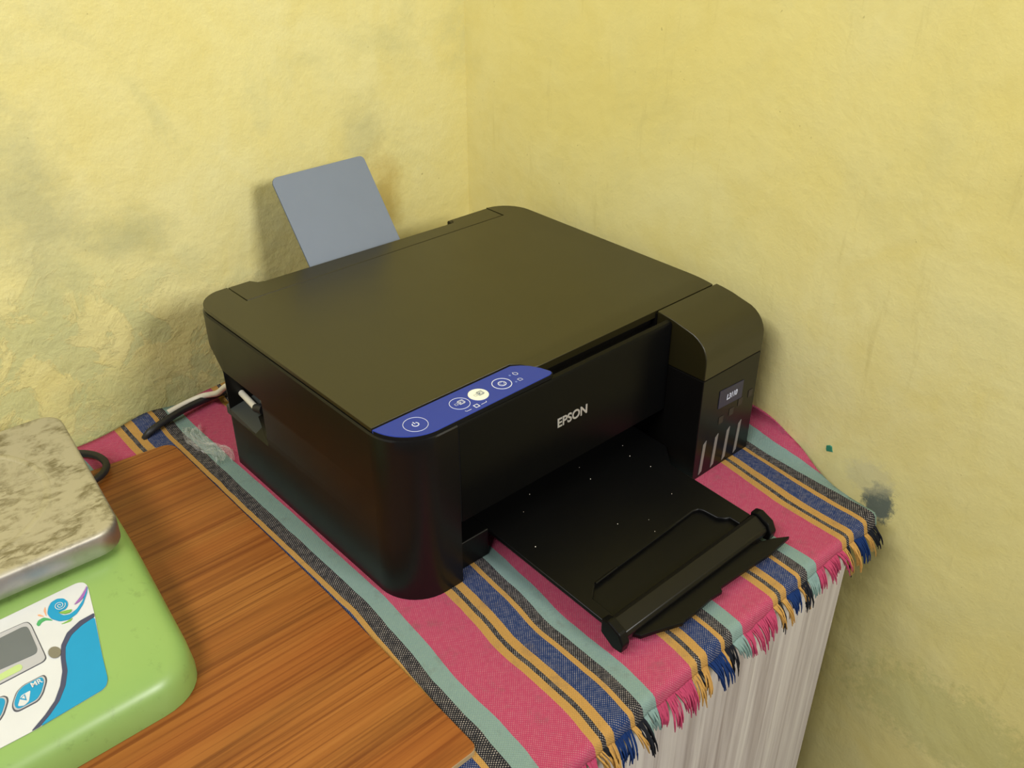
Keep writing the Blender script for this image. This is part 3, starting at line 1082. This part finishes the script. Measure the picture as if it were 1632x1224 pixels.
# printed control label on the sloping front
KEY = dict(
    sticker=[(-0.3105, 0.1355), (-0.2738, 0.1353), (-0.2406, 0.135), (-0.1881, 0.1356), (-0.1844, 0.1333), (-0.1835, 0.1294), (-0.19, 0.1034), (-0.199, 0.0728), (-0.2032, 0.0558), (-0.206, 0.052),
             (-0.2093, 0.0507), (-0.2548, 0.0487), (-0.2736, 0.0491), (-0.3105, 0.0495)],
    blue=[(-0.1904, 0.1031), (-0.1995, 0.1017), (-0.2082, 0.0984), (-0.215, 0.0921), (-0.2185, 0.0839), (-0.221, 0.0751), (-0.2262, 0.0661), (-0.2334, 0.0583), (-0.2417, 0.0527), (-0.2495, 0.0488),
          (-0.2093, 0.0507), (-0.206, 0.052), (-0.2032, 0.0558), (-0.199, 0.0728)],
    band=[(-0.1894, 0.1061), (-0.1996, 0.1055), (-0.21, 0.1014), (-0.2168, 0.0946), (-0.2209, 0.0855), (-0.2238, 0.0764), (-0.2291, 0.0675), (-0.2357, 0.0599), (-0.2444, 0.0541), (-0.2548, 0.0487),
          (-0.2495, 0.0488), (-0.2417, 0.0527), (-0.2334, 0.0583), (-0.2262, 0.0661), (-0.221, 0.0751), (-0.2185, 0.0839), (-0.215, 0.0921), (-0.2082, 0.0984), (-0.1995, 0.1017), (-0.1904, 0.1031)],
    bez=[(-0.3080, 0.1250), (-0.2694, 0.1247), (-0.2447, 0.1244), (-0.2294, 0.1238), (-0.2272, 0.1226), (-0.2264, 0.1193), (-0.2281, 0.0934), (-0.2286, 0.0914), (-0.2307, 0.0899), (-0.2581, 0.0895), (-0.3080, 0.0897)],
    lcd=[(-0.3040, 0.1210), (-0.2708, 0.1210), (-0.2464, 0.1208), (-0.2314, 0.1211), (-0.2288, 0.1199), (-0.2285, 0.117), (-0.2298, 0.1005), (-0.2313, 0.0979), (-0.2334, 0.0974), (-0.2545, 0.0988), (-0.3040, 0.0995)],
    bar=[(-0.2682, 0.0955), (-0.2558, 0.0955), (-0.2453, 0.0963), (-0.2428, 0.0957), (-0.2421, 0.0932), (-0.2438, 0.0913), (-0.2572, 0.0913), (-0.2679, 0.0913)],
    key=[(-0.2346, 0.0805), (-0.2339, 0.0783), (-0.2346, 0.0754), (-0.2396, 0.0687), (-0.2438, 0.0656), (-0.2557, 0.0656), (-0.2575, 0.0671), (-0.2576, 0.0699), (-0.2563, 0.0728), (-0.2518, 0.0784), (-0.2468, 0.0805)],
    key2=[(-0.2598, 0.0805), (-0.2580, 0.0783), (-0.2586, 0.0754), (-0.2636, 0.0687), (-0.2678, 0.0656), (-0.2797, 0.0656), (-0.2815, 0.0671), (-0.2816, 0.0699), (-0.2803, 0.0728), (-0.2758, 0.0784), (-0.2708, 0.0805)],
    keyin=[(-0.2508, 0.0738), (-0.2448, 0.0741), (-0.2483, 0.0677), (-0.2517, 0.0664), (-0.2551, 0.0681)],
    tri=[(-0.2527, 0.0719), (-0.2483, 0.0737), (-0.2491, 0.0683)],
    disc=[(-0.2119, 0.1264), (-0.2088, 0.1294), (-0.2045, 0.13), (-0.2008, 0.1279), (-0.1997, 0.124), (-0.2009, 0.1209), (-0.2032, 0.1192), (-0.2067, 0.1195), (-0.2083, 0.1189), (-0.2063, 0.1151),
          (-0.2024, 0.1137), (-0.1971, 0.1152), (-0.1911, 0.1195), (-0.1853, 0.1267), (-0.1838, 0.1285), (-0.1862, 0.124), (-0.1924, 0.1165), (-0.1987, 0.1118), (-0.2048, 0.1103), (-0.2102, 0.1123),
          (-0.2139, 0.1173), (-0.2143, 0.1223)],
    purple=[(-0.1839, 0.1291), (-0.1864, 0.1267), (-0.1908, 0.1232), (-0.1973, 0.1191), (-0.1933, 0.1197), (-0.189, 0.122), (-0.1857, 0.1257)],
    leaf1=[(-0.2232, 0.1184), (-0.221, 0.1206), (-0.2174, 0.1209), (-0.2149, 0.1183), (-0.2134, 0.1154), (-0.2171, 0.1182), (-0.2199, 0.118), (-0.2219, 0.1163), (-0.223, 0.1168)],
    leaf2=[(-0.2083, 0.1189), (-0.2034, 0.1177), (-0.1998, 0.1164), (-0.2018, 0.1149), (-0.2052, 0.1156)],
    leaf3=[(-0.2104, 0.1099), (-0.2068, 0.1098), (-0.2021, 0.1103), (-0.2042, 0.1086), (-0.208, 0.1091)],
    orange=[(-0.2156, 0.1207), (-0.2154, 0.1256), (-0.2132, 0.1285), (-0.2143, 0.1249)],
    red=[(-0.2201, 0.125), (-0.2184, 0.1247), (-0.2167, 0.1214), (-0.219, 0.1232)],
)


def bevel_corners(poly, r):
    """round every corner of a polygon slightly"""
    P = [Vector(p) for p in poly]
    out = []
    n = len(P)
    for i in range(n):
        p, a, b = P[i], P[i - 1], P[(i + 1) % n]
        la, lb = (a - p).length, (b - p).length
        s = p + (a - p) * min(0.4, r / max(la, 1e-6))
        e = p + (b - p) * min(0.4, r / max(lb, 1e-6))
        for t in (0, 0.33, 0.67, 1):
            out.append(s * (1 - t) ** 2 + p * 2 * t * (1 - t) + e * t * t)
    return [(q.x, q.y) for q in out]


def decal(name, poly, mat, parent, lift, r=0.002, th=0.0004, world=True):
    """thin printed film that follows the slope of the housing"""
    poly = bevel_corners(poly, r)
    bm_ = bmesh.new()
    vs_ = [bm_.verts.new((x, y, 0)) for x, y in poly]
    for t3 in tess(poly):
        bm_.faces.new([vs_[i] for i in t3])
    bmesh.ops.recalc_face_normals(bm_, faces=bm_.faces[:])
    for yc in [0.05 + 0.006 * k for k in range(16)]:
        bmesh.ops.bisect_plane(bm_, geom=bm_.verts[:] + bm_.edges[:] + bm_.faces[:], plane_co=(0, yc, 0), plane_no=(0, 1, 0))
    ext = bmesh.ops.extrude_face_region(bm_, geom=bm_.faces[:])
    tops = {g for g in ext['geom'] if isinstance(g, bmesh.types.BMVert)}
    for v in bm_.verts:
        v.co.z = bh(v.co.y) + lift + (0 if v in tops else -th)
    bmesh.ops.recalc_face_normals(bm_, faces=bm_.faces[:])
    me_ = bpy.data.meshes.new(name)
    bm_.to_mesh(me_)
    bm_.free()
    me_.materials.append(mat)
    o_ = bpy.data.objects.new(name, me_)
    COL.objects.link(o_)
    o_.parent = parent
    if parent is SCL:
        at_world(o_)
    return o_


stk = decal('control_label', KEY['sticker'], M_stick, SCL, 0.0006, 0.003)
decal('blue_print', KEY['blue'], M_cyan, stk, 0.0009, 0.002)
decal('wave_print', KEY['band'], M_navy, stk, 0.0011, 0.001)
decal('display_bezel_outline', [(x + (0.0006 if x > -0.25 else 0), y + (0.0005 if y > 0.11 else -0.0005)) for x, y in KEY['bez']], M_line, stk, 0.0009, 0.002)
decal('display_bezel', KEY['bez'], M_bez, stk, 0.0011, 0.002)
decal('display_screen', KEY['lcd'], M_lcd, stk, 0.0014, 0.002)
decal('display_strip', KEY['bar'], M_bar, stk, 0.0014, 0.0015)


def grow(poly, d):
    cx_ = sum(p[0] for p in poly) / len(poly)
    cy_ = sum(p[1] for p in poly) / len(poly)
    return [(cx_ + (x - cx_) * (1 + d), cy_ + (y - cy_) * (1 + d)) for x, y in poly]


for nm in ('key', 'key2'):
    k_ = KEY[nm]
    decal('key_outline', grow(k_, 0.05), M_line, stk, 0.0010, 0.002)
    decal('key_rim', grow(k_, -0.03), M_bez, stk, 0.0013, 0.002)
    decal('key', grow(k_, -0.12), M_cyan, stk, 0.0017, 0.002)
decal('key_symbol_ground', KEY['keyin'], M_stick, stk, 0.0020, 0.001)
decal('key_symbol', grow(KEY['tri'], -0.15), M_cyan, stk, 0.0023, 0.0003)
decal('key_symbol_centre', grow(KEY['tri'], -0.55), M_stick, stk, 0.0026, 0.0002)


def sloped_text(s, x, y, size, name):
    a = math.atan(0.26)
    M_ = Matrix.Translation((x, y, bh(y) + 0.0021)) @ Matrix.Rotation(a, 4, 'X')
    return text_mesh(name, s, size, M_stick, stk, M_, 0.0001, 0, 1.0, 0.00008)


sloped_text('MR', -0.2432, 0.0752, 0.0050, 'key_lettering')
sloped_text('M+', -0.2690, 0.0752, 0.0050, 'key_lettering')
decal('swirl_print', KEY['disc'], M_cyan, stk, 0.0012, 0.0012)
decal('violet_stroke', KEY['purple'], M_purple, stk, 0.0014, 0.0008)
decal('leaf_print', KEY['leaf1'], M_leaf, stk, 0.0010, 0.0008)
decal('leaf_print', KEY['leaf2'], M_leaf2, stk, 0.0015, 0.0008)
decal('leaf_print', KEY['leaf3'], M_leaf2, stk, 0.0010, 0.0008)
decal('petal_print', KEY['orange'], M_orange, stk, 0.0010, 0.0008)
decal('petal_print', KEY['red'], M_orange, stk, 0.0010, 0.0008)
spm = MB()
sp_pts = []
for k in range(60):
    a = k / 59 * 2 * pi * 2.1
    r = 0.0004 + 0.0033 * (k / 59)
    sp_pts.append((-0.2053 + r * cos(a - 0.6), 0.1236 + r * sin(a - 0.6)))
spv = strokes(MB(), sp_pts, 0.00045, 0.0)
spv.v = [(x, y, bh(y) + 0.0016) for x, y, z in spv.v]
spv.build('spiral_line', M_stick, stk)
led = [( -0.2222 + 0.0037 * cos(2 * pi * k / 20), 0.0917 + 0.0044 * sin(2 * pi * k / 20)) for k in range(20)]
decal('sensor_lens', led, M_led, stk, 0.0016, 0.0002)

pts = catmull([(-0.1400, 0.3830, 0.0045), (-0.1220, 0.3800, 0.0045), (-0.1075, 0.3720, 0.0060), (-0.0985, 0.3500, 0.0100), (-0.0985, 0.3300, 0.0110), (-0.1080, 0.3180, 0.0110), (-0.1250, 0.3120, 0.0115), (-0.1500, 0.312, 0.013)], 6, False)
at_world(MB().tube(pts, 0.0034, 10).build('cord', M_cord_b, SCL, smooth=60))

# ------------------------------------------------------------------ clear plastic scrap by the printer
tpl = NT('clear_crinkled_plastic')
tr_ = tpl.n('ShaderNodeBsdfTransparent')
mx_ = tpl.n('ShaderNodeMixShader')
tpl.set((0.8, 0.8, 0.76, 1), 0.15, None, 0, 0.9)
mx_.inputs[0].default_value = 0.22
tpl.l(tr_.outputs[0], mx_.inputs[1])
tpl.l(tpl.b.outputs[0], mx_.inputs[2])
tpl.l(mx_.outputs[0], tpl.t.nodes['Material Output'].inputs[0])
nv_ = 22
vs_, fs = [], []
for i in range(nv_):
    for j in range(nv_):
        a, b = i / (nv_ - 1), j / (nv_ - 1)
        x = -0.022 + 0.019 * a + 0.004 * sin(b * 7)
        y = 0.268 + 0.075 * b + 0.004 * sin(a * 6)
        z = 0.0030 + 0.010 * abs(noise.noise(Vector((a * 4, b * 6, 1.3)))) + 0.007 * abs(noise.noise(Vector((a * 8, b * 10, 4.3))))
        vs_.append((x, y, z))
fs = [(i * nv_ + j, i * nv_ + j + 1, (i + 1) * nv_ + j + 1, (i + 1) * nv_ + j) for i in range(nv_ - 1) for j in range(nv_ - 1)]
pw = mesh('plastic_wrapper', vs_, fs, tpl.m)
pw['label'] = 'crinkled clear plastic wrapper on pink cloth beside the printer'
pw['category'] = 'wrapper'

# ------------------------------------------------------------------ specks of dust and crumbs
M_dust = flat('pale_crumb', srgb(226, 220, 205), 0.8)
rd = random.Random(5)
dm = MB()


def speck(x, y, z, r):
    v0 = [(x + r * dx, y + r * dy, z + r * dz) for dx, dy, dz in ((1, 0, 0), (0, 1, 0), (-1, 0, 0), (0, -1, 0), (0, 0, 1), (0, 0, -1))]
    dm.add(v0, [(0, 1, 4), (1, 2, 4), (2, 3, 4), (3, 0, 4), (1, 0, 5), (2, 1, 5), (3, 2, 5), (0, 3, 5)])


for k in range(26):
    x, y = rd.uniform(0.10, 0.26), rd.uniform(-0.08, 0.03)
    if k < 12:
        speck(x, y, tz(y) + 0.0003, rd.uniform(0.0003, 0.0006))
for k in range(14):
    x, y = rd.uniform(0.300, 0.372), rd.uniform(-0.15, -0.05)
    p_ = cloth_point(x - off(y), 0.392 - y)
    speck(p_.x, p_.y, p_.z + 0.0004, rd.uniform(0.0004, 0.0007))
for k in range(22):
    x, y = rd.uniform(-0.02, 0.06), rd.uniform(-0.16, -0.01)
    p_ = cloth_point(x - off(y), 0.392 - y)
    speck(p_.x, p_.y, p_.z + 0.0003, rd.uniform(0.0003, 0.0006))
for k in range(16):
    x, y = rd.uniform(-0.03, -0.004), rd.uniform(0.05, 0.30)
    p_ = cloth_point(x - off(y), 0.392 - y)
    speck(p_.x, p_.y, p_.z + 0.0003, rd.uniform(0.0003, 0.0006))
du = dm.build('crumbs', M_dust)
du['kind'] = 'stuff'
du['label'] = 'scattered pale crumbs on the cloth and the printer tray'
du['category'] = 'crumbs'
